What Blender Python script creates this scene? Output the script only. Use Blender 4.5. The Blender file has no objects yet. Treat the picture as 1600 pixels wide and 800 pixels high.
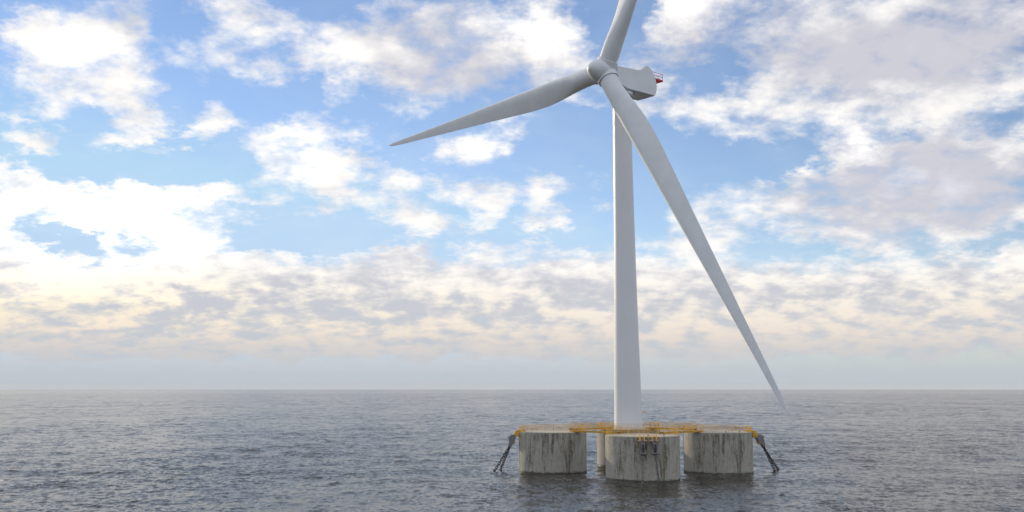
import bpy, bmesh, math, random
import numpy as np
from mathutils import Vector, Matrix

random.seed(7)
scene = bpy.context.scene
C = scene.collection
R = math.radians

# ------------------------------------------------------------------ camera
cam_data = bpy.data.cameras.new('camera')
cam = bpy.data.objects.new('camera', cam_data)
C.objects.link(cam)
cam.location = (0, 0, 18.04)
cam.rotation_euler = (R(90 + 7.61), 0, 0)
cam_data.sensor_width = 36
cam_data.lens = 35.01
cam_data.clip_start = 0.5
cam_data.clip_end = 300000
scene.camera = cam

# ------------------------------------------------------------------ exposure
scene.view_settings.view_transform = 'Standard'
scene.view_settings.look = 'None'
scene.view_settings.gamma = 1
scene.view_settings.use_curve_mapping = False
scene.view_settings.exposure = 0.0

# ------------------------------------------------------------------ sun
SUN_AZ, SUN_EL = -36.5, 16.5           # degrees right of +Y, degrees above the horizon
sun_data = bpy.data.lights.new('sun', 'SUN')
sun_data.energy = 3.2
sun_data.angle = R(0.8)
sun_data.color = (1.0, 0.80, 0.56)
sun = bpy.data.objects.new('sun', sun_data)
C.objects.link(sun)
sun_dir = Vector((math.sin(R(SUN_AZ)) * math.cos(R(SUN_EL)), math.cos(R(SUN_AZ)) * math.cos(R(SUN_EL)), math.sin(R(SUN_EL))))
sun.rotation_euler = sun_dir.to_track_quat('Z', 'Y').to_euler()
sun.location = (-150, 260, 120)


# ------------------------------------------------------------------ node helper
class Nodes:
    def __init__(self, tree):
        self.t = tree
        tree.nodes.clear()

    def new(self, kind, **props):
        n = self.t.nodes.new(kind)
        for k, v in props.items():
            setattr(n, k, v)
        return n

    def set(self, sock, v):
        if v is None:
            return
        if isinstance(v, bpy.types.NodeSocket):
            self.t.links.new(v, sock)
        else:
            if isinstance(v, (tuple, list)) and len(v) == 3 and sock.type == 'RGBA':
                v = (*v, 1)
            sock.default_value = v

    def math(self, op, a, b=None, c=None, clamp=False):
        n = self.new('ShaderNodeMath', operation=op)
        n.use_clamp = clamp
        for i, v in enumerate((a, b, c)):
            self.set(n.inputs[i], v)
        return n.outputs[0]

    def vmath(self, op, a, b=None):
        n = self.new('ShaderNodeVectorMath', operation=op)
        self.set(n.inputs[0], a)
        self.set(n.inputs[1], b)
        return n.outputs['Value'] if op in ('LENGTH', 'DOT_PRODUCT') else n.outputs[0]

    def step(self, v, lo, hi, to0=0.0, to1=1.0, smooth=True):
        n = self.new('ShaderNodeMapRange')
        n.interpolation_type = 'SMOOTHSTEP' if smooth else 'LINEAR'
        self.set(n.inputs[0], v)
        for i, x in enumerate((lo, hi, to0, to1)):
            self.set(n.inputs[1 + i], x)
        return n.outputs[0]

    def noise(self, vec, scale, detail=4.0, rough=0.5, distort=0.0, dims='3D', w=None, color=False):
        n = self.new('ShaderNodeTexNoise', noise_dimensions=dims)
        self.set(n.inputs['Vector'], vec)
        n.inputs['Scale'].default_value = scale
        n.inputs['Detail'].default_value = detail
        n.inputs['Roughness'].default_value = rough
        n.inputs['Distortion'].default_value = distort
        if w is not None:
            n.inputs['W'].default_value = w
        return n.outputs['Color' if color else 0]

    def mapping(self, vec, loc=(0, 0, 0), rot=(0, 0, 0), scale=(1, 1, 1), kind='POINT'):
        n = self.new('ShaderNodeMapping', vector_type=kind)
        self.set(n.inputs[0], vec)
        n.inputs[1].default_value = loc
        n.inputs[2].default_value = rot
        n.inputs[3].default_value = scale
        return n.outputs[0]

    def mix(self, fac, a, b, blend='MIX'):
        n = self.new('ShaderNodeMix', data_type='RGBA', blend_type=blend)
        self.set(n.inputs[0], fac)
        self.set(n.inputs[6], a)
        self.set(n.inputs[7], b)
        return n.outputs[2]

    def combine(self, x, y, z):
        n = self.new('ShaderNodeCombineXYZ')
        for i, v in enumerate((x, y, z)):
            self.set(n.inputs[i], v)
        return n.outputs[0]

    def split(self, v):
        n = self.new('ShaderNodeSeparateXYZ')
        self.set(n.inputs[0], v)
        return n.outputs

    def bump(self, height, strength=1.0, distance=1.0, normal=None):
        n = self.new('ShaderNodeBump')
        n.inputs['Strength'].default_value = strength
        n.inputs['Distance'].default_value = distance
        self.set(n.inputs['Height'], height)
        if normal is not None:
            self.set(n.inputs['Normal'], normal)
        return n.outputs[0]


# ------------------------------------------------------------------ world: daylight sky with broken cloud
# each cloud bank: azimuth, elevation (degrees), half width, half height, tilt, weight
CLOUD_COVER = [
    (-26.64,18.45,1.39,0.89,-0.0,0.8), (-24.37,17.3,3.08,1.78,-20.0,1.0), (-21.86,19.1,2.01,1.79,-0.0,0.6), (-25.54,15.84,1.41,1.3,-0.0,0.8),
    (-22.02,15.75,2.32,1.33,-15.0,0.9), (-20.49,15.06,1.0,0.74,-20.0,0.7), (-16.97,20.66,1.77,1.0,-0.0,0.8), (-14.82,20.52,1.81,1.08,-0.0,0.9),
    (-16.36,18.68,1.95,0.95,-10.0,0.7), (-12.01,17.8,2.95,0.63,5.0,0.7), (-10.2,18.6,2.98,1.67,-0.0,1.0), (-8.73,19.55,2.25,1.39,-0.0,0.6),
    (-6.06,17.37,2.26,1.42,-10.0,0.8), (-4.58,19.88,4.58,2.09,-0.0,0.6), (0.0,20.99,3.07,1.32,-10.0,1.0), (2.1,19.93,1.72,1.57,-0.0,0.9),
    (-2.66,17.98,4.95,1.77,-0.0,0.6), (-5.36,21.43,3.44,1.2,-0.0,0.6), (3.8,17.96,3.02,1.42,-0.0,0.55), (7.95,18.01,3.33,1.58,-0.0,0.35),
    (-12.24,13.19,2.72,2.06,-0.0,1.05), (-9.52,13.31,2.03,0.61,-0.0,0.6), (-10.57,11.39,1.24,0.86,-0.0,0.8), (-17.06,14.48,1.67,0.69,25.0,0.75),
    (-18.23,13.7,1.03,0.48,-0.0,0.4), (-25.97,12.63,1.86,0.53,-5.0,0.8), (-22.55,13.44,1.37,0.37,-0.0,0.6), (-19.94,13.91,1.14,0.24,-0.0,0.5),
    (-27.1,13.75,1.21,0.26,-10.0,0.4), (-24.8,13.75,1.26,0.2,-10.0,0.3), (-17.18,13.18,1.56,0.24,-10.0,0.4), (-8.59,13.16,2.22,0.29,-0.0,0.35),
    (-1.7,14.13,1.89,1.09,10.0,0.95), (-7.46,11.56,1.67,1.63,-0.0,0.6), (-5.52,10.22,1.48,1.46,-0.0,0.85), (-3.91,9.51,2.42,0.59,-0.0,0.7),
    (-1.42,10.85,1.5,1.25,-0.0,0.85), (-2.25,12.01,2.06,1.1,-0.0,0.5), (1.87,10.85,1.2,1.54,15.0,0.85), (1.68,9.27,1.67,0.29,-0.0,0.35),
    (-23.6,9.18,6.22,1.62,-3.0,0.72), (-21.75,10.57,5.7,0.48,-0.0,0.6), (-19.37,8.93,4.08,1.73,-10.0,0.75), (-26.01,8.18,2.46,1.49,-0.0,0.65),
    (-16.91,10.74,3.49,0.53,-3.0,0.6), (-27.05,10.41,1.81,0.65,-0.0,0.8), (-17.97,7.42,2.04,1.58,-20.0,1.0), (-26.99,9.43,1.81,1.96,-0.0,0.8),
    (-23.77,6.57,4.49,0.51,-0.0,0.5), (-13.57,9.84,1.6,0.21,5.0,0.4), (-12.13,9.25,1.07,0.18,-0.0,0.3), (-9.43,9.4,0.87,0.18,-0.0,0.3),
    (-19.52,4.75,14.73,2.08,-0.0,0.85), (-25.56,5.54,4.04,1.33,-0.0,0.8), (-10.25,5.68,10.25,1.63,-0.0,0.75), (-7.75,7.36,1.65,1.02,-0.0,0.8),
    (-5.55,7.51,1.84,1.03,-0.0,0.8), (-2.04,7.17,1.48,0.92,-0.0,0.6), (2.59,6.5,4.78,1.84,-0.0,0.75), (9.5,4.61,7.0,2.18,-0.0,0.7),
    (17.85,4.45,8.23,1.92,-0.0,0.65), (24.86,3.91,5.22,1.83,-0.0,0.65), (-14.38,2.57,18.78,1.06,-0.0,0.7), (12.65,2.77,16.51,1.14,-0.0,0.65),
    (14.79,19.5,6.23,2.86,-10.0,0.8), (24.43,18.28,6.02,3.2,-0.0,1.1), (20.44,17.43,4.85,1.5,-0.0,0.7), (11.0,20.84,2.49,1.09,-0.0,1.0),
    (13.4,15.78,5.59,1.12,-5.0,0.5), (18.65,15.39,6.83,1.43,-0.0,0.55), (24.87,15.1,4.5,1.47,-0.0,0.6), (9.4,16.17,2.2,1.42,-0.0,0.5),
    (19.91,13.33,1.52,1.03,-0.0,0.9), (23.05,10.75,5.76,2.86,-5.0,1.5), (26.56,12.27,2.07,0.85,-0.0,0.9), (14.66,10.93,2.08,0.92,-15.0,0.7),
    (18.23,9.51,1.14,1.19,-0.0,0.75), (16.78,11.7,1.71,0.88,-0.0,0.6), (11.42,9.45,2.49,1.62,-20.0,0.65), (15.3,9.3,2.06,1.06,-10.0,0.55),
    (9.57,7.51,3.22,1.81,-0.0,0.5), (24.36,6.03,1.4,0.67,-0.0,0.8), (27.15,6.29,0.93,0.79,-0.0,0.85), (20.94,7.29,1.92,0.55,-0.0,0.4),
    (10.45,14.17,2.53,0.43,-0.0,0.4), (23.2,13.61,3.11,0.3,-0.0,0.3), (4.86,11.25,1.48,0.51,-0.0,0.25), (-26.18,8.43,1.09,0.92,-0.0,-1.6),
    (-24.1,8.04,1.51,0.44,-0.0,-1.4), (-23.46,6.65,4.85,0.3,-0.0,-1.0), (-26.37,4.19,1.35,0.53,-0.0,-0.9), (-24.42,4.32,0.8,0.67,-0.0,-0.8),
    (-21.5,12.03,7.85,0.68,-0.0,-0.5), (3.01,13.65,2.25,1.02,-0.0,-0.4), (-12.64,8.33,4.32,0.65,-0.0,-0.6), (8.01,21.15,1.13,1.03,-0.0,-0.6),
    (-20.05,19.82,0.85,1.31,-0.0,-0.4), (-14.1,15.21,2.16,0.7,-0.0,-0.4), (-20.32,8.01,1.32,0.48,-0.0,-0.8), (12.01,17.73,3.24,0.84,-0.0,-0.6),
    (14.37,12.83,4.83,0.78,-0.0,-0.7), (7.83,11.55,1.83,2.89,-0.0,-0.3), (22.55,13.57,2.84,0.44,-0.0,-0.6), (10.8,13.43,2.88,0.89,-0.0,-0.4),
]
CLOUD_SHADE = [
    (-4.21,20.24,5.35,2.08,-0.0,0.9), (-2.28,17.62,5.32,1.6,-0.0,0.95), (-17.85,4.52,2.54,0.7,-0.0,0.6), (-13.39,4.26,6.06,0.86,-0.0,0.6),
    (-8.8,5.34,4.74,0.95,-0.0,0.5), (-7.75,7.25,1.39,0.8,-0.0,0.6), (-5.37,7.21,1.66,0.81,-0.0,0.65), (-1.5,10.74,0.94,0.73,-0.0,0.35),
    (14.94,18.8,5.54,2.38,-10.0,0.9), (24.42,18.12,6.02,2.89,-0.0,1.3), (20.07,16.8,3.92,0.84,-0.0,0.4), (22.72,10.6,6.07,2.87,-5.0,1.5),
    (26.43,10.14,1.77,1.64,-0.0,0.7), (2.22,6.14,3.68,1.1,-0.0,0.45), (5.52,5.01,4.35,1.28,-0.0,0.4), (-3.68,4.29,5.89,0.92,-0.0,0.5),
    (12.38,5.64,3.13,1.08,-0.0,0.35), (19.53,4.92,3.84,0.62,-0.0,0.5), (24.24,3.76,4.14,0.67,-0.0,0.5), (-21.86,19.1,1.84,1.47,-0.0,0.6),
    (-22.65,3.13,3.2,0.47,-0.0,0.5), (16.69,9.42,2.03,1.41,-0.0,0.35), (-16.45,3.07,5.55,0.42,-0.0,0.5), (7.95,18.01,3.7,1.75,-0.0,0.5),
]
CLOUD_LIT = [
    (21.78,11.19,1.09,0.75,-0.0,0.9), (24.03,10.27,0.87,0.94,-0.0,0.8), (0.0,20.92,2.87,1.04,-10.0,0.6), (2.1,19.86,1.37,1.26,-0.0,0.7),
    (11.0,20.84,2.2,0.89,-0.0,0.7), (19.91,13.33,1.39,0.89,-0.0,0.7), (-23.6,9.18,6.56,2.02,-3.0,1.0), (-12.24,13.19,2.18,1.6,-0.0,0.5),
    (-1.7,14.13,1.51,0.87,10.0,0.7), (-25.57,5.88,6.32,1.33,-0.0,0.6), (-10.19,18.43,1.86,1.05,-0.0,0.3), (-24.36,17.14,2.58,1.46,-0.0,0.6),
    (-19.69,8.56,4.06,2.08,-0.0,0.8),
]
world = bpy.data.worlds.new('World')
scene.world = world
world.use_nodes = True
N = Nodes(world.node_tree)
tc = N.new('ShaderNodeTexCoord')
direction = tc.outputs['Generated']
dx, dy, dz = N.split(direction)
az = N.math('MULTIPLY', N.math('ARCTAN2', dx, dy), 57.29578)
el = N.math('MULTIPLY', N.math('ARCSINE', dz), 57.29578)
den = N.math('ADD', N.math('MAXIMUM', dz, 0.0), 0.34)
cloud_plane = N.combine(N.math('DIVIDE', dx, den), N.math('DIVIDE', dy, den), 0.0)
warp = N.vmath('SUBTRACT', N.noise(cloud_plane, 9.0, 8, 0.66, color=True), (0.5, 0.5, 0.5))
ang = N.vmath('ADD', N.combine(az, el, 0.0), N.vmath('MULTIPLY', warp, (5.5, 4.4, 0.0)))


def bank_sum(items, grow):
    acc = 0.0
    for a, e, w, h, tilt, weight in items:
        m = N.mapping(ang, (a, e, 0), (0, 0, R(tilt)), (w * grow, h * grow, 1), 'TEXTURE')
        g = N.new('ShaderNodeTexGradient', gradient_type='SPHERICAL')
        N.set(g.inputs[0], m)
        acc = N.math('MULTIPLY_ADD', g.outputs['Fac'], weight, acc)
    return acc


cover = bank_sum(CLOUD_COVER, 1.45)
cover = N.math('MULTIPLY', N.math('SUBTRACT', 1.0, N.math('POWER', 2.71828, N.math('MULTIPLY', cover, -1.35))), 0.98)
shade = bank_sum(CLOUD_SHADE, 1.4)
lit = bank_sum(CLOUD_LIT, 1.4)
# outside the part of the sky ahead, the same kind of broken cloud
ahead = N.step(N.math('ABSOLUTE', az), 29.0, 40.0, 1.0, 0.0)
low = N.step(el, 21.0, 30.0, 1.0, 0.0)
elsewhere = N.math('SUBTRACT', 1.0, N.math('MULTIPLY', ahead, low))
cover = N.math('ADD', cover, N.math('MULTIPLY', elsewhere, 0.52))
puff = N.noise(cloud_plane, 11.0, 12, 0.58, 0.1)
puff_sunward = N.noise(N.vmath('ADD', cloud_plane, (-0.022, 0.018, 0.0)), 11.0, 8, 0.58, 0.1)
broad = N.noise(cloud_plane, 2.2, 4, 0.55)
density = N.math('ADD', cover, N.math('MULTIPLY', N.math('SUBTRACT', puff, 0.5), 2.1))
fine = N.noise(cloud_plane, 34.0, 8, 0.62)
density = N.math('ADD', density, N.math('MULTIPLY', N.math('SUBTRACT', fine, 0.5), 0.55))
density = N.math('ADD', density, N.math('MULTIPLY', N.math('SUBTRACT', broad, 0.5), 0.6))
low_cover = N.math('MULTIPLY', N.step(el, 0.8, 2.5), N.step(el, 5.0, 8.0, 1.0, 0.0))
density = N.math('ADD', density, N.math('MULTIPLY', low_cover, 0.75))
alpha = N.step(density, 0.0, 0.88)
veil = N.step(N.noise(cloud_plane, 4.0, 7, 0.6), 0.40, 0.75, 0.0, 0.12)
alpha = N.math('MAXIMUM', alpha, veil)
den_up = N.math('ADD', den, 0.030)
puff_above = N.noise(N.combine(N.math('DIVIDE', dx, den_up), N.math('DIVIDE', dy, den_up), 0.0), 11.0, 6, 0.56, 0.1)
relief = N.math('MULTIPLY_ADD', N.math('SUBTRACT', puff, puff_above), 2.2, N.math('MULTIPLY', N.math('SUBTRACT', puff, puff_sunward), 1.4))
dark = N.math('ADD', N.math('MULTIPLY', shade, 1.6), N.math('MULTIPLY', lit, -0.85))
den_flat = N.math('ADD', N.math('MAXIMUM', dz, 0.0), 0.16)
mass = N.noise(N.combine(N.math('DIVIDE', dx, den_flat), N.math('DIVIDE', dy, den_flat), 0.0), 2.9, 6, 0.52)
dark = N.math('ADD', dark, N.math('MULTIPLY', N.math('SUBTRACT', mass, 0.5), N.math('MULTIPLY_ADD', low_cover, 1.1, 0.9)))
dark = N.math('ADD', dark, N.math('MULTIPLY', N.math('SUBTRACT', puff, 0.5), 0.45))
dark = N.math('ADD', dark, N.math('MULTIPLY', low_cover, 0.14))
dark = N.math('ADD', dark, N.math('MULTIPLY', N.math('SUBTRACT', fine, 0.5), 0.5))
dark = N.math('SUBTRACT', N.math('ADD', dark, 0.10), N.math('MULTIPLY', relief, N.math('MULTIPLY_ADD', low_cover, 0.9, 1.0)))
dark = N.step(dark, -0.55, 1.6)
height_tone = N.step(el, 1.5, 12.0)
white = N.mix(height_tone, (1.0, 0.80, 0.62), (1.08, 1.05, 1.02))
low_white = N.step(el, 4.0, 7.6)
white = N.mix(low_white, N.mix(N.step(el, 1.8, 5.0), (0.85, 0.74, 0.66), N.mix(N.step(az, -26.0, 6.0), (1.14, 1.01, 0.78), (1.0, 0.92, 0.81))), (1.12, 1.09, 1.05))
grey = N.mix(N.step(el, 2.0, 9.0), (0.60, 0.63, 0.68), (0.66, 0.66, 0.73))
cloud_color = N.mix(dark, white, grey)
glow = N.math('MULTIPLY', lit, 0.25)
cloud_color = N.mix(1.0, cloud_color, N.combine(N.math('ADD', glow, 1.0), N.math('ADD', glow, 1.0), N.math('ADD', glow, 1.0)), 'MULTIPLY')
# the low band of haze over the sea
haze_band = N.step(el, 0.5, 3.6, 1.0, 0.0)
haze_band = N.math('MULTIPLY', haze_band, 0.97)
cloud_color = N.mix(haze_band, cloud_color, (0.54, 0.60, 0.665))
alpha = N.math('MAXIMUM', alpha, haze_band)
sky = N.new('ShaderNodeTexSky', sky_type='NISHITA')
sky.sun_disc = False
sky.sun_elevation = R(SUN_EL)
sky.sun_rotation = R(SUN_AZ)
sky.altitude = 10
sky.air_density = 1.0
sky.dust_density = 0.0
sky.ozone_density = 1.0
bg_sky = N.new('ShaderNodeBackground')
clear = N.mix(1.0, sky.outputs[0], (1.12, 1.15, 1.36), 'MULTIPLY')
clear = N.vmath('MINIMUM', clear, N.mix(N.step(el, 2.0, 9.0), (6.0, 7.2, 8.3), (5.0, 7.0, 9.3)))      # the blue stays blue down to the haze
N.set(bg_sky.inputs['Color'], clear)
bg_sky.inputs['Strength'].default_value = 0.10
bg_cloud = N.new('ShaderNodeBackground')
N.set(bg_cloud.inputs['Color'], cloud_color)
bg_cloud.inputs['Strength'].default_value = 0.95
mixer = N.new('ShaderNodeMixShader')
N.set(mixer.inputs[0], alpha)
N.set(mixer.inputs[1], bg_sky.outputs[0])
N.set(mixer.inputs[2], bg_cloud.outputs[0])
out = N.new('ShaderNodeOutputWorld')
N.set(out.inputs[0], mixer.outputs[0])


# ------------------------------------------------------------------ materials
def material(name, build):
    m = bpy.data.materials.new(name)
    m.use_nodes = True
    n = Nodes(m.node_tree)
    o = n.new('ShaderNodeOutputMaterial')
    b = n.new('ShaderNodeBsdfPrincipled')
    n.t.links.new(b.outputs[0], o.inputs[0])
    build(n, b)
    return m


def painted(color, rough=0.4, metal=0.0, wear=0.08, scale=0.6, bump=0.0):
    def build(n, b):
        p = n.new('ShaderNodeTexCoord').outputs['Object']
        v = n.noise(p, scale, 5, 0.6)
        dark = tuple(c * (1 - wear) for c in color)
        light = tuple(min(1, c * (1 + wear * 0.6)) for c in color)
        n.set(b.inputs['Base Color'], n.mix(n.step(v, 0.3, 0.7), dark, light))
        n.set(b.inputs['Roughness'], n.step(n.noise(p, scale * 3, 3), 0.3, 0.7, rough * 0.85, rough * 1.15))
        b.inputs['Metallic'].default_value = metal
        if bump:
            n.set(b.inputs['Normal'], n.bump(n.noise(p, scale * 8, 4), bump, 0.02))
    return build


M_WHITE = material('white_gelcoat', painted((0.76, 0.82, 0.89), 0.42, 0, 0.05, 0.25))
M_TOWER = material('tower_paint', painted((0.73, 0.78, 0.85), 0.45, 0, 0.03, 0.12))
M_NACELLE = material('nacelle_paint', painted((0.76, 0.82, 0.89), 0.45, 0, 0.04, 0.3))
M_SEAL = material('dark_seal', painted((0.08, 0.08, 0.085), 0.6))
M_RED = material('red_paint', painted((0.50, 0.012, 0.016), 0.45, 0, 0.12, 1.2))
M_YELLOW = material('yellow_paint', painted((0.78, 0.44, 0.035), 0.5, 0, 0.22, 1.5))
M_SHADED_OCHRE = material('shaded_ochre_paint', painted((0.58, 0.30, 0.015), 0.55, 0, 0.25, 1.5))  # yellow of the walkway beams, their shaded side darkened into the colour
M_BRIGHT = material('bright_yellow_paint', painted((0.78, 0.42, 0.01), 0.45, 0, 0.15, 1.5))
M_STEEL = material('grey_steel', painted((0.22, 0.22, 0.25), 0.55, 0.2, 0.25, 3.0, 0.3))
M_PIN = material('pale_pin_steel', painted((0.42, 0.42, 0.47), 0.4, 0.3, 0.15, 3.0))
M_CHAIN = material('chain_steel', painted((0.035, 0.030, 0.028), 0.7, 0.2, 0.4, 4.0))
M_PALECHAIN = material('galvanised_chain', painted((0.11, 0.11, 0.13), 0.6, 0.2, 0.35, 4.0))
M_MARK = material('red_marking_paint', painted((0.48, 0.09, 0.045), 0.8, 0, 0.3, 6.0))
M_GRATE = material('walkway_grating', painted((0.30, 0.19, 0.03), 0.7, 0, 0.3, 2.0))


def concrete(n, b):
    p = n.new('ShaderNodeTexCoord').outputs['Object']
    x, y, z = n.split(p)
    base = n.mix(n.step(n.noise(p, 0.5, 6, 0.6), 0.3, 0.7), (0.31, 0.312, 0.278), (0.425, 0.42, 0.37))
    fine = n.noise(p, 5.0, 8, 0.7)
    base = n.mix(n.step(fine, 0.35, 0.75), base, (0.47, 0.475, 0.44))
    # rain streaks: narrow across, long downward, fading as they run
    wob = n.math('MULTIPLY', n.math('SUBTRACT', n.noise(p, 0.9, 5, 0.65), 0.5), 0.75)
    streak_p = n.combine(n.math('ADD', x, wob), n.math('ADD', y, wob), n.math('MULTIPLY', z, 0.075))
    s1 = n.noise(streak_p, 1.9, 4, 0.65)
    s2 = n.noise(streak_p, 6.5, 3, 0.6)
    run = n.step(n.noise(n.combine(x, y, 3.0), 0.55, 2), 0.28, 0.68, -1.0, 8.0, False)      # how far down each run reaches
    reach = n.step(n.math('SUBTRACT', z, n.math('SUBTRACT', 8.6, n.math('MULTIPLY', run, 1.25))), -1.6, 0.8)
    middle = n.step(n.math('ABSOLUTE', n.math('SUBTRACT', x, 0.3)), 1.5, 6.5, 0.06, 0.0)
    s1 = n.math('ADD', s1, middle)
    s2 = n.math('ADD', s2, middle)
    dirt = n.math('MULTIPLY', n.step(s1, 0.46, 0.66), reach)
    dirt = n.math('MAXIMUM', dirt, n.math('MULTIPLY', n.step(s2, 0.56, 0.68), n.math('MULTIPLY', reach, 0.75)))
    thin = n.math('MULTIPLY', n.step(s2, 0.60, 0.64), n.step(s1, 0.40, 0.55))
    dirt = n.math('MAXIMUM', dirt, n.math('MULTIPLY', thin, 0.55))
    wall = n.step(z, 8.55, 8.74, 1.0, 0.0)
    dirt = n.math('MULTIPLY', dirt, n.math('MULTIPLY', n.math('MULTIPLY', wall, 0.9), n.step(n.noise(p, 1.6, 6, 0.7), 0.30, 0.55, 0.4, 1.0)))
    base = n.mix(dirt, base, (0.100, 0.082, 0.051))
    pale = n.math('MULTIPLY', n.step(n.noise(streak_p, 4.2, 3, 0.6, w=None), 0.60, 0.72), 0.45)
    base = n.mix(n.math('MULTIPLY', pale, wall), base, (0.50, 0.53, 0.52))
    pock = n.math('MULTIPLY', n.step(n.noise(p, 3.2, 3, 0.5), 0.66, 0.72), 0.5)
    base = n.mix(n.math('MULTIPLY', pock, wall), base, (0.09, 0.08, 0.06))
    # wet, weedy band at the waterline
    edge = n.math('ADD', z, n.math('MULTIPLY', n.math('SUBTRACT', n.noise(p, 0.9, 4), 0.5), 0.9))
    wet = n.step(edge, 0.15, 0.65, 1.0, 0.0)
    base = n.mix(n.math('MULTIPLY', wet, 0.9), base, (0.035, 0.032, 0.024))
    n.set(b.inputs['Base Color'], base)
    n.set(b.inputs['Roughness'], n.step(wet, 0, 1, 0.88, 0.35))
    n.set(b.inputs['Normal'], n.bump(n.math('ADD', fine, n.math('MULTIPLY', s2, 0.5)), 0.35, 0.04))


M_CONCRETE = material('weathered_concrete', concrete)


def seawater(n, b):
    p = n.new('ShaderNodeTexCoord').outputs['Object']
    b.inputs['Base Color'].default_value = (0.028, 0.027, 0.022, 1)
    b.inputs['IOR'].default_value = 1.33
    b.inputs['Roughness'].default_value = 0.15

    # the tilt of the water surface, from long gust patches down to ripples
    def tilt(size, turn, stretch, detail, rough, amount):
        q = n.mapping(p, (0, 0, 0), (0, 0, R(turn)), (1 / (size * stretch), 1 / size, 1))
        c = n.vmath('SUBTRACT', n.noise(q, 1.0, detail, rough, 0.3, '2D', color=True), (0.5, 0.5, 0.5))
        return n.vmath('MULTIPLY', c, (amount * 0.8, amount, 0.0))
    v = tilt(1.3, 5, 0.65, 4, 0.85, 1.25)
    v = n.vmath('ADD', v, tilt(6.0, -9, 0.6, 2, 0.6, 0.50))
    v = n.vmath('ADD', v, tilt(15.0, 7, 0.6, 2, 0.6, 0.30))
    v = n.vmath('ADD', v, tilt(42.0, -4, 0.6, 2, 0.6, 0.22))
    v = n.vmath('ADD', v, tilt(130.0, 3, 0.6, 2, 0.6, 0.20))
    g = n.new('ShaderNodeNewGeometry').outputs['Normal']
    n.set(b.inputs['Normal'], n.vmath('NORMALIZE', n.vmath('ADD', v, g)))


M_SEA = material('seawater', seawater)


# ------------------------------------------------------------------ mesh helpers
def finish(name, bm, mat, parent=None, smooth=False):
    me = bpy.data.meshes.new(name)
    bmesh.ops.recalc_face_normals(bm, faces=bm.faces)
    bm.to_mesh(me)
    bm.free()
    me.materials.append(mat)
    if smooth:
        for p in me.polygons:
            p.use_smooth = True
    o = bpy.data.objects.new(name, me)
    C.objects.link(o)
    if parent is not None:
        o.parent = parent
    return o


def smooth_by_angle(o, deg=35):
    me = o.data
    bm = bmesh.new()
    bm.from_mesh(me)
    for f in bm.faces:
        f.smooth = True
    for e in bm.edges:
        e.smooth = not (len(e.link_faces) == 2 and e.calc_face_angle(0) > R(deg))
    bm.to_mesh(me)
    bm.free()


def thing(name, label, category, loc=(0, 0, 0), group=None):
    o = bpy.data.objects.new(name, None)
    C.objects.link(o)
    o.location = loc
    o.empty_display_size = 1.0
    o['label'] = label
    o['category'] = category
    if group:
        o['group'] = group
    return o


def empty_bm():
    return bmesh.new()


def add_tube(bm, a, b, r, n=8, r2=None, caps=True):
    a, b = Vector(a), Vector(b)
    d = (b - a)
    q = d.to_track_quat('Z', 'Y')
    r2 = r if r2 is None else r2
    lo = [bm.verts.new(a + q @ Vector((r * math.cos(2 * math.pi * i / n), r * math.sin(2 * math.pi * i / n), 0))) for i in range(n)]
    hi = [bm.verts.new(b + q @ Vector((r2 * math.cos(2 * math.pi * i / n), r2 * math.sin(2 * math.pi * i / n), 0))) for i in range(n)]
    for i in range(n):
        bm.faces.new((lo[i], lo[(i + 1) % n], hi[(i + 1) % n], hi[i]))
    if caps:
        bm.faces.new(lo[::-1])
        bm.faces.new(hi)


def add_box(bm, center, size, rot=None, bevel=0.0):
    c = Vector(center)
    m = rot if rot is not None else Matrix.Identity(3)
    vs = []
    for sx in (-0.5, 0.5):
        for sy in (-0.5, 0.5):
            for sz in (-0.5, 0.5):
                vs.append(bm.verts.new(c + m @ Vector((sx * size[0], sy * size[1], sz * size[2]))))
    fs = [bm.faces.new([vs[i] for i in f]) for f in ((0, 1, 3, 2), (4, 6, 7, 5), (0, 4, 5, 1), (2, 3, 7, 6), (0, 2, 6, 4), (1, 5, 7, 3))]
    if bevel:
        es = list({e for f in fs for e in f.edges})
        bmesh.ops.bevel(bm, geom=es, offset=bevel, segments=2, affect='EDGES')


def add_bar(bm, a, b, w, h):
    """a rectangular beam from a to b, h measured upward"""
    a, b = Vector(a), Vector(b)
    d = (b - a).normalized()
    side = d.cross(Vector((0, 0, 1)))
    side = side.normalized() if side.length > 1e-4 else Vector((1, 0, 0))
    up = side.cross(d)
    m = Matrix((d, side, up)).transposed()
    add_box(bm, (a + b) / 2, ((b - a).length, w, h), m)


def add_loft(bm, rings, cap=True):
    prev = None
    first = None
    for ring in rings:
        vs = [bm.verts.new(v) for v in ring]
        if prev:
            n = len(vs)
            for i in range(n):
                bm.faces.new((prev[i], prev[(i + 1) % n], vs[(i + 1) % n], vs[i]))
        else:
            first = vs
        prev = vs
    if cap:
        bm.faces.new(first[::-1])
        bm.faces.new(prev)


def add_lathe(bm, profile, n=64, axis=None, origin=(0, 0, 0), cap=True):
    """profile: (along, radius) pairs round an axis (a 3x3 whose third column is the axis)"""
    m = axis if axis is not None else Matrix.Identity(3)
    o = Vector(origin)
    rings = []
    for s, r in profile:
        r = max(r, 0.002)
        rings.append([o + m @ Vector((r * math.cos(2 * math.pi * i / n), r * math.sin(2 * math.pi * i / n), s)) for i in range(n)])
    add_loft(bm, rings, cap)


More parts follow.
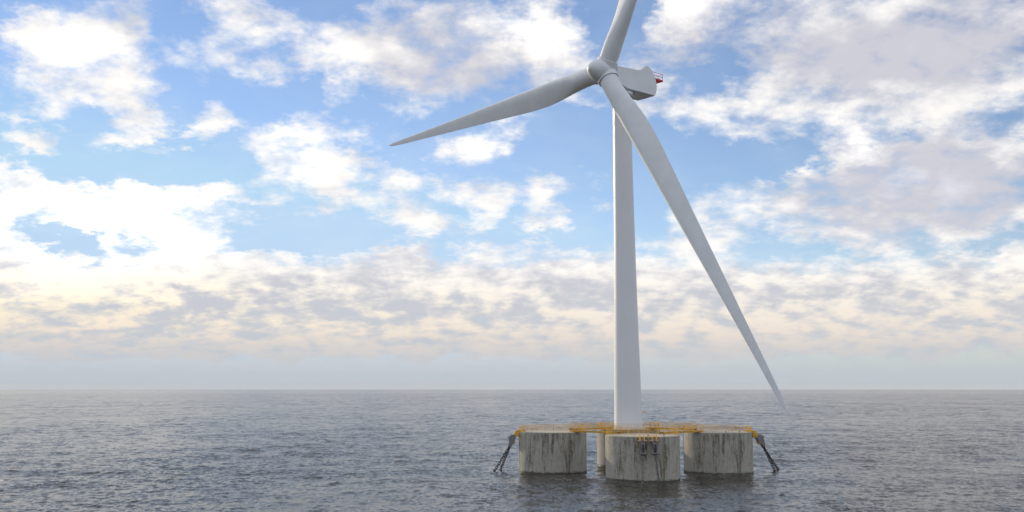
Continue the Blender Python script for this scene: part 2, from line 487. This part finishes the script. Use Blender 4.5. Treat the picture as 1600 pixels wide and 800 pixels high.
def add_prism(bm, outline, depth_dir, origin, u, v, half):
    """a flat outline (u, v pairs) extruded by +-half along depth_dir"""
    o, u, v, d = Vector(origin), Vector(u), Vector(v), Vector(depth_dir)
    a = [bm.verts.new(o + u * p + v * q - d * half) for p, q in outline]
    b = [bm.verts.new(o + u * p + v * q + d * half) for p, q in outline]
    n = len(outline)
    bm.faces.new(a[::-1])
    bm.faces.new(b)
    for i in range(n):
        bm.faces.new((a[i], a[(i + 1) % n], b[(i + 1) % n], b[i]))


# ------------------------------------------------------------------ the sea
def sea_object():
    """one sheet to the horizon, with real wind waves; finest on the side the platform stands"""
    rng = np.random.default_rng(11)
    fine_a = np.radians(np.arange(-33, 33.001, 0.075))
    rest = np.radians(np.concatenate([np.arange(34, 180, 6.0), np.arange(-180, -33.5, 6.0)]))
    ang = np.concatenate([fine_a, rest])
    rad = [6.0, 20.0, 45.0, 75.0, 100.0, 115.0]
    while rad[-1] < 4200:
        rad.append(rad[-1] + max(0.40, rad[-1] * 0.0014))
    while rad[-1] < 38000:
        rad.append(rad[-1] * 1.06)
    rad = np.array(rad)
    spacing = np.gradient(rad)
    A, Rr = np.meshgrid(ang, rad)
    X = (Rr * np.sin(A)).astype(np.float32)
    Y = (Rr * np.cos(A)).astype(np.float32)
    Z = np.zeros_like(X)
    dX = np.zeros_like(X)
    dY = np.zeros_like(X)
    wind = math.radians(-100)                     # the waves run toward the viewer and a little left
    lam = np.concatenate([np.geomspace(0.85, 9.0, 60), np.geomspace(10.0, 48.0, 22)])
    for L in lam:
        th = wind + rng.normal(0, 0.95)
        k = 2 * math.pi / L
        steep = 0.031 if L < 2.0 else (0.031 * (2.0 / L) ** 0.85 if L < 9.5 else 0.013)
        a = steep / k
        keep = np.clip((L / (1.7 * spacing) - 1.0) / 1.2, 0, 1).astype(np.float32)
        rows = np.nonzero(keep > 0)[0]
        if len(rows) == 0:
            continue
        r1 = rows[-1] + 1
        ph = (k * (X[:r1] * math.cos(th) + Y[:r1] * math.sin(th)) + rng.uniform(0, 6.28)).astype(np.float32)
        f = keep[:r1, None]
        Z[:r1] += a * np.cos(ph) * f
        s = a * np.sin(ph) * f * 0.9
        dX[:r1] -= s * math.cos(th)
        dY[:r1] -= s * math.sin(th)
    # groups of higher and lower waves
    env = 0.85 + 0.22 * np.sin(X / 61 + Y / 140 + 1) * np.sin(X / 37 - Y / 90) + 0.15 * np.sin(X / 150 + 2) * np.sin(Y / 310 + 1)
    Z *= env
    X += dX * env
    Y += dY * env
    nr, na = X.shape
    co = np.stack([X, Y, Z], -1).reshape(-1, 3).astype(np.float32)
    i = np.arange(nr - 1)[:, None] * na
    jn = np.arange(na)[None, :]
    jj = (jn + 1) % na
    quads = np.stack([i + jn, i + na + jn, i + na + jj, i + jj], -1).reshape(-1, 4).astype(np.int32)
    nq = len(quads)
    me = bpy.data.meshes.new('sea')
    me.vertices.add(len(co))
    me.vertices.foreach_set('co', co.ravel())
    me.loops.add(nq * 4)
    me.loops.foreach_set('vertex_index', quads[:, ::-1].ravel())
    me.polygons.add(nq)
    me.polygons.foreach_set('loop_start', np.arange(0, nq * 4, 4, dtype=np.int32))
    me.polygons.foreach_set('loop_total', np.full(nq, 4, dtype=np.int32))
    me.polygons.foreach_set('use_smooth', np.ones(nq, dtype=bool))
    me.update(calc_edges=True)
    me.materials.append(M_SEA)
    o = bpy.data.objects.new('sea', me)
    C.objects.link(o)
    return o


sea = sea_object()
sea['kind'] = 'structure'

# ------------------------------------------------------------------ floating platform: four concrete columns in a square
PLAT = Vector((27.17, 223.68, 0))
TURN = -0.0382
SPREAD = 18.17
TOP = 8.77
RAD = 7.5


def corner(k):
    a = R((-90, 0, 90, 180)[k]) + TURN
    return Vector((SPREAD * math.cos(a), SPREAD * math.sin(a), 0))


platform = thing('floating_platform', 'square floating platform of four streaked concrete columns joined by yellow walkways, carrying the turbine', 'platform', PLAT)


def ring_rail(a0, a1):
    """guard rail round a column top from angle a0 to a1"""
    bm = empty_bm()
    rr = RAD - 0.18
    n = max(4, round((a1 - a0) * rr / 0.5))
    h = 1.22
    pts = [a0 + (a1 - a0) * i / n for i in range(n + 1)]
    for i, a in enumerate(pts):
        p = Vector((rr * math.cos(a), rr * math.sin(a), TOP + 0.003))
        end = i in (0, n)
        add_tube(bm, p, p + Vector((0, 0, h)), 0.055 if end else (0.036 if i % 4 == 0 else 0.027), 5)
    for a, b in zip(pts, pts[1:]):
        for z, r in ((h, 0.035), (0.82, 0.023), (0.44, 0.023)):
            add_tube(bm, (rr * math.cos(a), rr * math.sin(a), TOP + z), (rr * math.cos(b), rr * math.sin(b), TOP + z), r, 5, caps=False)
    return bm


def paint_marks(parent):
    rnd = random.Random(3)

    def dab(ang, z, w, h, tilt):
        bm = empty_bm()
        rr = RAD + 0.004
        for k in range(4):
            t0, t1 = (k / 4 - .5) * w / RAD, ((k + 1) / 4 - .5) * w / RAD
            z0, z1 = (k / 4 - .5) * tilt, ((k + 1) / 4 - .5) * tilt
            hh0, hh1 = h * (0.5 + rnd.random() * .6), h * (0.5 + rnd.random() * .6)
            q = []
            for (t, zz, hh) in ((t0, z0, -hh0), (t1, z1, -hh1), (t1, z1, hh1), (t0, z0, hh0)):
                q.append((ang + t, z + zz + hh / 2))
            inner = [bm.verts.new(((RAD - 0.02) * math.cos(a), (RAD - 0.02) * math.sin(a), zz)) for a, zz in q]
            outer = [bm.verts.new((rr * math.cos(a), rr * math.sin(a), zz)) for a, zz in q]
            bm.faces.new(outer)
            bm.faces.new(inner[::-1])
            for i in range(4):
                bm.faces.new((inner[i], inner[(i + 1) % 4], outer[(i + 1) % 4], outer[i]))
        bmesh.ops.remove_doubles(bm, verts=bm.verts, dist=0.0005)
        finish('paint_mark', bm, M_MARK, parent)
    face = R(-90)
    for lateral, z, w, h, tilt in ((3.85, 1.62, .26, .14, .02), (4.35, 1.66, .18, .10, .0), (4.75, 1.72, .22, .08, .05), (5.15, 1.80, .34, .20, .10),
                                   (5.45, 1.74, .20, .16, -.12), (5.75, 1.98, .42, .13, .10), (6.05, 2.12, .26, .16, .05), (1.05, 1.05, .16, .12, 0), (1.45, 2.6, .10, .10, 0)):
        dab(face + math.asin(lateral / RAD), z, w, h, tilt)


COLUMN_NAMES = ('front', 'right', 'rear', 'left')
links = {0: (1, 3), 1: (0, 2), 2: (1, 3), 3: (0, 2)}
columns = []
column_labels = ('nearest concrete column with two grey chain stoppers on its face', 'concrete column at the right end of the platform',
                 'concrete column at the back under the tower', 'concrete column at the left end of the platform')
for k in range(4):
    bm = empty_bm()
    add_lathe(bm, [(-9.0, RAD - 0.05), (-0.02, RAD), (0.10, RAD), (TOP - 0.06, RAD), (TOP, RAD - 0.06)], 128)
    col = finish('column', bm, M_CONCRETE, platform)
    smooth_by_angle(col, 30)
    col.location = corner(k)
    col['label'] = column_labels[k]
    columns.append(col)
    gaps = []
    for j in links[k]:
        d = corner(j) - corner(k)
        gaps.append(math.atan2(d.y, d.x) % (2 * math.pi))
    gaps.sort()
    half = 1.05 / RAD
    for g0, g1 in ((gaps[0], gaps[1]), (gaps[1], gaps[0] + 2 * math.pi)):
        finish('guard_rail', ring_rail(g0 + half, g1 - half), M_YELLOW, col)
    if k != 2:
        paint_marks(col)
    bm = empty_bm()
    # deck fittings: low hatch, vents and lamps on the column top
    rnd = random.Random(k)
    if k != 2:
        bm.free()
        for q in range(3):
            a = rnd.uniform(0, 6.28)
            bm = empty_bm()
            add_lathe(bm, [(TOP + 0.003, 0.10), (TOP + 0.30, 0.10), (TOP + 0.34, 0.16), (TOP + 0.44, 0.14)], 12, origin=(6.5 * math.cos(a), 6.5 * math.sin(a), 0))
            finish('deck_vent', bm, M_STEEL, col)
    else:
        bm.free()


# pontoon frame under water that holds the four columns together
bm = empty_bm()
for k in range(4):
    a, b = corner(k), corner((k + 1) % 4)
    add_bar(bm, a + Vector((0, 0, -11.5)), b + Vector((0, 0, -11.5)), 9.0, 5.0)
finish('pontoon', bm, M_CONCRETE, platform)


def walkway(a, b):
    """a truss bridge between two column tops; a, b in the platform's coordinates"""
    d = (b - a).normalized()
    side = d.cross(Vector((0, 0, 1)))
    up = Vector((0, 0, 1))
    p0 = a + d * (RAD - 1.35)
    p1 = b - d * (RAD - 1.35)
    z0 = TOP + 0.05
    beam = empty_bm()
    for s in (-0.8, 0.8):
        add_bar(beam, p0 + side * s + up * (z0 + 0.18), p1 + side * s + up * (z0 + 0.18), 0.16, 0.28)
    L = (p1 - p0).length
    for i in range(1, 8):
        q = p0 + d * (L * i / 8)
        add_bar(beam, q - side * 0.72 + up * (z0 + 0.10), q + side * 0.72 + up * (z0 + 0.10), 0.10, 0.18)
    w = finish('walkway', beam, M_SHADED_OCHRE, platform)
    deck = empty_bm()
    add_bar(deck, p0 + d * .02 + up * (z0 + 0.34), p1 - d * .02 + up * (z0 + 0.34), 1.50, 0.04)
    finish('grating', deck, M_GRATE, w)
    for s in (-0.84, 0.84):
        rail = empty_bm()
        base = z0 + 0.33
        n = 22
        for i in range(n + 1):
            q = p0 + d * (L * i / n) + side * s + up * base
            add_tube(rail, q, q + up * 1.22, 0.05 if i in (0, 4, n - 4, n) else (0.03 if i % 2 == 0 else 0.016), 5)
        for z, r in ((1.22, 0.030), (0.82, 0.017), (0.44, 0.017)):
            add_tube(rail, p0 + side * s + up * (base + z), p1 + side * s + up * (base + z), r, 5)
        finish('handrail', rail, M_YELLOW, w)
    return w


for k in range(4):
    walkway(corner(k), corner((k + 1) % 4))

# ------------------------------------------------------------------ mooring: brackets on the platform, stoppers and chains hanging from them
def bracket(parent_col, out, offset):
    """two bent yellow lugs over the column's rim, with a pale pin between"""
    out = out.normalized()
    tang = Vector((-out.y, out.x, 0))
    base = out * math.sqrt(RAD ** 2 - offset ** 2) + tang * offset
    shape = [(-1.35, 0.02), (-1.35, 0.26), (0.15, 0.30), (0.55, 0.16), (0.95, -0.25), (1.10, -0.72), (1.00, -1.05), (0.75, -1.18), (0.48, -1.05), (0.10, -1.30), (0.03, -1.30), (0.03, 0.02)]
    bm = empty_bm()
    for s in (-0.42, 0.42):
        # each lug toes in toward the pin like the leg of a Y
        add_prism(bm, shape, tang, base + tang * s + Vector((0, 0, TOP)), out, (0, 0, 1), 0.09)
    add_bar(bm, base + tang * -0.36 + out * 0.30 + Vector((0, 0, TOP - 0.55)), base + tang * 0.36 + out * 0.30 + Vector((0, 0, TOP - 0.55)), 0.16, 0.16)
    o = finish('mooring_bracket', bm, M_BRIGHT, parent_col)
    pin = empty_bm()
    c = base + out * 0.72 + Vector((0, 0, TOP - 0.72))
    add_tube(pin, c - tang * 0.95, c + tang * 0.95, 0.13, 12)
    finish('pin', pin, M_PIN, o)
    for s in (-0.42, 0.42):
        bolt = empty_bm()
        q = base + tang * s + out * -1.1 + Vector((0, 0, TOP + 0.12))
        add_tube(bolt, q - tang * 0.14, q + tang * 0.14, 0.10, 10)
        finish('bolt', bolt, M_STEEL, o)
    return c, tang


def chain_mesh(a, b, pitch, bar, width):
    bm = empty_bm()
    a, b = Vector(a), Vector(b)
    d = (b - a)
    L = d.length
    d.normalize()
    q = d.to_track_quat('Z', 'Y')
    n = int(L / pitch)
    for i in range(n):
        c = a + d * (pitch * (i + 0.5))
        flat = q @ (Vector((1, 0, 0)) if i % 2 == 0 else Vector((0, 1, 0)))
        nor = d.cross(flat)
        half = pitch * 0.5 + bar * 1.0
        rad = width / 2
        path = []
        for t in range(8):
            an = math.pi * t / 7
            path.append(c + flat * (rad * math.cos(an)) + d * (half - rad + rad * math.sin(an)))
        for t in range(8):
            an = math.pi + math.pi * t / 7
            path.append(c + flat * (rad * math.cos(an)) + d * (-(half - rad) + rad * math.sin(an)))
        m = len(path)
        rings = []
        for t in range(m):
            tan = (path[(t + 1) % m] - path[t - 1]).normalized()
            e1 = nor
            e2 = tan.cross(nor).normalized()
            rings.append([bm.verts.new(path[t] + e1 * (bar * math.cos(2 * math.pi * w / 6)) + e2 * (bar * math.sin(2 * math.pi * w / 6))) for w in range(6)])
        for t in range(m):
            for w in range(6):
                bm.faces.new((rings[t][w], rings[t][(w + 1) % 6], rings[(t + 1) % m][(w + 1) % 6], rings[(t + 1) % m][w]))
    return bm


def mooring(pivot, out, tang, lean_top, foot, label, group, chain_mat):
    """pivot, foot in world coordinates. The stopper swings on the pin; the chain runs from it into the water"""
    root = thing('mooring_chain', label, 'chain', pivot, group)
    down = Vector((0, 0, -1))
    along = (out * math.sin(R(lean_top)) + down * math.cos(R(lean_top))).normalized()
    across = (out * math.cos(R(lean_top)) - down * math.sin(R(lean_top))).normalized()       # outward and up
    K = 0.90
    plates = [(0.0, -0.20), (0.0, 0.22), (0.45, 0.62), (0.62, 1.02), (0.80, 0.96), (0.92, 1.20), (1.12, 1.10), (1.30, 1.34), (1.62, 1.22), (1.72, 0.86), (1.95, 0.98), (2.25, 0.80), (2.95, 0.36), (2.95, -0.18), (2.2, -0.34), (1.2, -0.34), (0.5, -0.26)]
    plates = [(t * K, w * 0.92) for t, w in plates]
    bm = empty_bm()
    for s in (-0.30, 0.30):
        add_prism(bm, plates, tang, tang * s, along, across, 0.07)
    m3 = Matrix((tang, along, across)).transposed()
    add_box(bm, along * 0.78 + across * 0.46, (0.50, 0.62, 0.16), m3)
    add_box(bm, along * 1.45 + across * 0.52, (0.50, 0.20, 0.20), m3)
    add_box(bm, along * 1.30 - across * 0.05, (0.50, 1.70, 0.10), m3)
    add_tube(bm, tang * -0.36, tang * 0.36, 0.27, 16)
    st = finish('chain_stopper', bm, M_STEEL, root)
    # foot plate with a slot, and the little yellow guard behind
    ft = empty_bm()
    for s in (-0.42, 0.42):
        add_box(ft, along * 2.32 + across * 0.08 + tang * s, (0.38, 0.62, 0.62), Matrix((tang, along, across)).transposed(), 0.03)
    add_box(ft, along * 2.71 + across * 0.06, (1.26, 0.14, 0.70), Matrix((tang, along, across)).transposed())
    finish('foot_plate', ft, M_STEEL, st)
    gd = empty_bm()
    add_box(gd, along * 1.60 - across * 0.44, (0.66, 0.7, 0.10), Matrix((tang, along, across)).transposed())
    add_box(gd, along * 1.98 - across * 0.50, (0.50, 0.30, 0.20), Matrix((tang, along, across)).transposed())
    finish('guard', gd, M_BRIGHT, st)
    start = along * 2.15 + across * 0.05
    end = Vector(foot) - Vector(pivot)
    end = end + (end - start).normalized() * 3.2                                             # on down under the surface
    finish('chain', chain_mesh(start, end, *((0.58, 0.085, 0.52) if chain_mat is M_CHAIN else (0.44, 0.065, 0.36))), chain_mat, root)
    return root


mooring_specs = (
    (0, -0.75, (24.75, 192.9, 0), 20, M_PALECHAIN, 'left chain of the pair hanging down the face of the nearest column, almost straight'),
    (0, 1.60, (28.1, 194.2, 0), 22, M_PALECHAIN, 'right chain of the pair on the nearest column face, slanting right as it drops'),
    (1, -1.60, (57.8, 223.0, 0), 37, M_CHAIN, 'nearer of two overlapping dark chains running down from the grey stopper at the right end'),
    (1, 0.75, (59.5, 226.5, 0), 35, M_CHAIN, 'farther of two overlapping dark chains at the right end, half hidden behind the other'),
    (3, 1.60, (-3.9, 225.6, 0), 27, M_CHAIN, 'outer dark chain of the left end pair, entering the water farthest from the concrete'),
    (3, -0.75, (-2.6, 228.6, 0), 27, M_CHAIN, 'inner dark chain of the left end pair, entering the water nearer the concrete column'),
)
for k, offset, foot, lean, cm, label in mooring_specs:
    a = R((-90, 0, 90, 180)[k]) + TURN
    out_dir = Vector((math.cos(a), math.sin(a), 0))
    c, tang = bracket(columns[k], out_dir, offset)
    mooring(PLAT + corner(k) + c, out_dir, tang, lean, foot, label, 'mooring chains hanging from the platform', cm)

# ------------------------------------------------------------------ the wind turbine on the rear column
YAW = R(49.34)
rear = PLAT + corner(2)
turbine = thing('wind_turbine', 'tall white three bladed wind turbine standing on the rear column of the floating platform', 'wind turbine', (rear.x, rear.y, TOP))
base = Vector((rear.x, rear.y, TOP))
nose = Vector((-math.sin(YAW), -math.cos(YAW), 0))
tilt = R(-0.6)
nose = (nose * math.cos(tilt) + Vector((0, 0, math.sin(tilt)))).normalized()
cross_dir = Vector((math.cos(YAW), -math.sin(YAW), 0))
lift = cross_dir.cross(nose).normalized()
lift = lift if lift.z > 0 else -lift
hub_world = Vector((22.725, 237.43, 95.65))
hub_at = hub_world - base

# tower: conical steel tube, a touch off plumb as a floating tower is
bm = empty_bm()
heights = [(0.0, 3.55), (0.14, 3.55), (0.16, 3.33), (11.0, 3.16), (28.0, 2.84), (42.0, 2.62), (56.0, 2.45), (70.0, 2.32), (82.4, 2.15)]
rings = []
for z, r in heights:
    off = -0.45 * (z / 82.0)
    rings.append([Vector((off + r * math.cos(2 * math.pi * i / 96), r * math.sin(2 * math.pi * i / 96), z)) for i in range(96)])
add_loft(bm, rings)
tower = finish('tower', bm, M_TOWER, turbine)
smooth_by_angle(tower, 30)
for z, r in ((28.0, 2.84), (56.0, 2.45)):
    bm = empty_bm()
    off = -0.45 * (z / 82.0)
    add_lathe(bm, [(z - 0.05, r + 0.003), (z - 0.04, r + 0.012), (z + 0.04, r + 0.012), (z + 0.05, r + 0.003)], 96, origin=(off, 0, 0), cap=False)
    finish('weld_seam', bm, M_TOWER, tower, True)
bm = empty_bm()
add_lathe(bm, [(0.30, 3.34), (0.30, 3.42), (0.50, 3.42), (0.50, 3.34)], 96, cap=False)
finish('base_flange', bm, M_TOWER, tower)

# nacelle, in coordinates s (back from the hub centre), w (sideways, + toward the viewer's right), z
def ns(s, w, z):
    return hub_at - nose * s + cross_dir * w + lift * z


def nacelle_bm():
    # side outline from the picture of the machine: low flat body, a fin at the back, a rounded chin in front
    side = [(1.55, 1.15), (9.0, 1.62), (10.0, 1.78), (10.8, 2.25), (11.6, 2.95), (12.42, 3.50), (13.4, 3.16), (14.5, 2.45), (15.3, 1.40), (15.87, 0.2), (16.15, -1.0), (16.17, -2.0), (15.9, -3.1),
            (15.45, -3.85), (15.1, -4.06), (5.6, -4.06), (4.9, -4.02), (3.5, -3.62), (2.4, -3.15), (1.55, -2.75)]
    bm = empty_bm()
    hw = 3.0
    stations = [(-hw, 0.62, 0.30), (-hw + 0.12, 0.86, 0.10), (-hw + 0.35, 1.0, 0.0), (hw - 0.35, 1.0, 0.0), (hw - 0.10, 0.90, 0.06), (hw, 0.80, 0.13)]
    rings = []
    cs, cz = 8.6, -0.9
    for w, _, inset in stations:
        ring = []
        for i, (s, z) in enumerate(side):
            ps, pz = side[i - 1]
            qs, qz = side[(i + 1) % len(side)]
            t = Vector((qs - ps, qz - pz)).normalized()
            nrm = Vector((t.y, -t.x))               # inward for this winding
            if nrm.dot(Vector((cs - s, cz - z))) < 0:
                nrm = -nrm
            ring.append(ns(s + nrm.x * inset, w, z + nrm.y * inset))
        rings.append(ring)
    add_loft(bm, rings)
    return bm


nacelle = finish('nacelle', nacelle_bm(), M_NACELLE, turbine)
smooth_by_angle(nacelle, 28)
# lower pod under the front half where the yaw ring meets the tower
frame3 = Matrix((cross_dir, -nose, lift)).transposed()
bm = empty_bm()
add_lathe(bm, [(-5.0, 2.22), (-4.75, 2.45), (-4.3, 2.45), (-4.0, 2.3)], 64, Matrix.Identity(3), hub_at - Vector((nose.x, nose.y, 0)) * 6.77)
yaw_ring = finish('yaw_ring', bm, M_NACELLE, nacelle)
smooth_by_angle(yaw_ring)
# seam where the front cowl meets the body
bm = empty_bm()
axis_m = Matrix((cross_dir, lift, nose)).transposed()
add_lathe(bm, [(-2.2, 2.35), (-1.0, 2.35)], 48, axis_m, hub_at + lift * -0.55)
neck = finish('main_bearing_neck', bm, M_SEAL, nacelle, True)

# red winching platform behind the fin
bm = empty_bm()
outline = [(14.6, -2.5), (19.1, -2.5), (19.1, 2.5), (14.6, 2.5)]
low = [(14.9, -2.2), (16.4, -2.2), (16.4, 2.2), (14.9, 2.2)]
add_loft(bm, [[ns(s, w, -0.25) for s, w in low], [ns(s, w, 0.50) for s, w in outline], [ns(s, w, 0.95) for s, w in outline]])
deck = finish('winching_platform', bm, M_RED, nacelle)
bm = empty_bm()
corners = [(14.2, 2.44), (19.04, 2.44), (19.04, -2.44), (14.2, -2.44)]
for (s0, w0), (s1, w1) in zip(corners, corners[1:]):
    n = 3
    for i in range(n + 1):
        s, w = s0 + (s1 - s0) * i / n, w0 + (w1 - w0) * i / n
        add_tube(bm, ns(s, w, 0.95), ns(s, w, 2.45), 0.05, 8)
    for z in (1.70, 2.45):
        add_tube(bm, ns(s0, w0, z), ns(s1, w1, z), 0.05, 8)
finish('platform_railing', bm, M_RED, deck)

# hub with its spinner
bm = empty_bm()
prof = [(-1.30, 2.45), (-1.25, 2.72), (-0.9, 2.86), (0.0, 3.00), (1.0, 2.98), (2.0, 2.80), (3.0, 2.44), (3.9, 1.94), (4.6, 1.38), (5.05, 0.84), (5.25, 0.42), (5.32, 0.0)]
add_lathe(bm, prof, 96, axis_m, hub_at)
hub = finish('hub', bm, M_WHITE, turbine, True)
smooth_by_angle(hub, 40)

BLADE_LEN = 94.9
AZ0 = R(-59.475)
# r/R, chord, thickness ratio, twist (degrees), share of the chord ahead of the pitch axis
stations = [(0.030, 4.60, 1.00, 7, .50), (0.050, 4.60, 1.00, 7, .50), (0.080, 4.75, 0.92, 7, .48), (0.115, 5.15, 0.74, 7, .44), (0.155, 5.70, 0.57, 6.5, .39), (0.20, 6.10, 0.44, 6, .355),
            (0.25, 6.15, 0.37, 5.5, .335), (0.31, 5.85, 0.32, 5, .33), (0.38, 5.35, 0.29, 4.2, .33), (0.46, 4.75, 0.27, 3.5, .33), (0.55, 4.12, 0.25, 2.8, .33), (0.64, 3.48, 0.24, 2.2, .33),
            (0.73, 2.85, 0.23, 1.6, .33), (0.82, 2.22, 0.22, 1.0, .34), (0.90, 1.70, 0.21, 0.5, .36), (0.95, 1.32, 0.20, 0.2, .40), (0.98, 0.98, 0.20, 0, .46), (0.993, 0.52, 0.20, 0, .55), (1.0, 0.20, 0.2, 0, .6)]


def section(c, tr, ahead, n=40):
    """closed outline (chordwise toward the leading edge, thickness toward the wind), blending from circle to aerofoil"""
    pts = []
    k = min(1.0, max(0.0, (1.0 - tr) / 0.6))
    k = k * k * (3 - 2 * k)
    for i in range(n):
        t = 2 * math.pi * i / n
        x = 0.5 + 0.5 * math.cos(t)           # 1 at the trailing edge
        up = math.sin(t) >= 0
        yt = 5 * (0.2969 * math.sqrt(max(x, 0)) - 0.1260 * x - 0.3516 * x * x + 0.2843 * x ** 3 - 0.1015 * x ** 4)
        yt = max(yt, 0.012 if x > .9 else yt)
        camber = 0.10 * (x - x * x) if not up else 0.16 * (x - x * x)
        ya = (yt * tr * (1 if up else -1)) + 0.03 * math.sin(math.pi * x)
        yc = 0.5 * math.sin(t) * tr
        y = ya * k + yc * (1 - k)
        pts.append(((ahead - x) * c, -y * c))
    return pts


blade_labels = ('blade reaching down to the right in front of the tower, its tip just below the horizon', 'blade pointing up out of the top of the picture', 'blade stretching out to the left, seen shortest')
for k in range(3):
    phi = AZ0 + k * 2 * math.pi / 3
    radial = (cross_dir * math.cos(phi) + lift * math.sin(phi)).normalized()
    ccw = (-cross_dir * math.sin(phi) + lift * math.cos(phi)).normalized()
    lead = -ccw
    rings = []
    # interpolate the stations smoothly
    fine = []
    for i in range(len(stations) - 1):
        m = 4
        for j in range(m):
            t = j / m
            p0, p1, p2, p3 = stations[max(i - 1, 0)], stations[i], stations[i + 1], stations[min(i + 2, len(stations) - 1)]
            row = []
            for q in range(5):
                if q == 0:
                    row.append(p1[0] + (p2[0] - p1[0]) * t)
                else:
                    m1 = (p2[q] - p0[q]) / (p2[0] - p0[0] + 1e-9) * (p2[0] - p1[0])
                    m2 = (p3[q] - p1[q]) / (p3[0] - p1[0] + 1e-9) * (p2[0] - p1[0])
                    row.append((2 * t ** 3 - 3 * t ** 2 + 1) * p1[q] + (t ** 3 - 2 * t ** 2 + t) * m1 + (-2 * t ** 3 + 3 * t ** 2) * p2[q] + (t ** 3 - t ** 2) * m2)
            fine.append(row)
    fine.append(list(stations[-1]))
    for rr, c, tr, tw, ah in fine:
        th = R(tw)
        cd = lead * math.cos(th) + nose * math.sin(th)
        td = nose * math.cos(th) - lead * math.sin(th)
        o = hub_at + radial * (rr * BLADE_LEN)
        rings.append([o + cd * x + td * y for x, y in section(c, min(tr, 1.0), ah)])
    bm = empty_bm()
    add_loft(bm, rings)
    blade = finish('blade', bm, M_WHITE, turbine)
    smooth_by_angle(blade, 40)
    blade['label'] = blade_labels[k]
    # root collar on the hub and the dark gap between collar and blade
    bx = ccw
    bz = radial
    m3 = Matrix((nose, bz.cross(nose), bz)).transposed()
    bm = empty_bm()
    add_lathe(bm, [(1.2, 2.62), (2.55, 2.60), (2.95, 2.56), (3.02, 2.46), (2.9, 2.36)], 64, m3, hub_at, cap=False)
    collar = finish('blade_collar', bm, M_WHITE, hub)
    smooth_by_angle(collar, 40)
    bm = empty_bm()
    add_lathe(bm, [(2.8, 2.34), (2.99, 2.345)], 64, m3, hub_at)
    finish('root_seal', bm, M_SEAL, collar, True)

# ------------------------------------------------------------------ davit crane on the rear column, mostly hidden by the tower
crane_at = rear + Vector((3.0, 5.2, TOP))
crane = thing('davit_crane', 'small yellow davit crane peeping out behind the foot of the white tower', 'crane', crane_at)
bm = empty_bm()
add_tube(bm, (0, 0, 0), (0, 0, 3.4), 0.13, 12)
finish('post', bm, M_YELLOW, crane)
bm = empty_bm()
add_bar(bm, (-0.3, 0, 3.5), (2.3, 0, 3.62), 0.14, 0.16)
add_tube(bm, (0, 0, 2.5), (0.9, 0, 3.5), 0.06, 8)
finish('jib', bm, M_YELLOW, crane)
bm = empty_bm()
add_tube(bm, (0.95, 0, 3.5), (0.95, 0, 2.7), 0.025, 6)
add_box(bm, (0.95, 0, 2.6), (0.14, 0.14, 0.22), None, 0.02)
finish('hook', bm, M_STEEL, crane)

# ------------------------------------------------------------------ sea haze: one even body of air round everything
bm = empty_bm()
add_box(bm, (0, 0, 88), (84000, 84000, 212))
haze_mat = bpy.data.materials.new('sea_haze')
haze_mat.use_nodes = True
hn = Nodes(haze_mat.node_tree)
hv = hn.new('ShaderNodeVolumePrincipled')
hv.inputs['Color'].default_value = (0.90, 0.94, 0.98, 1)
hv.inputs['Density'].default_value = 1.0e-5
ho = hn.new('ShaderNodeOutputMaterial')
hn.t.links.new(hv.outputs[0], ho.inputs['Volume'])
haze = finish('haze', bm, haze_mat)
haze['kind'] = 'stuff'
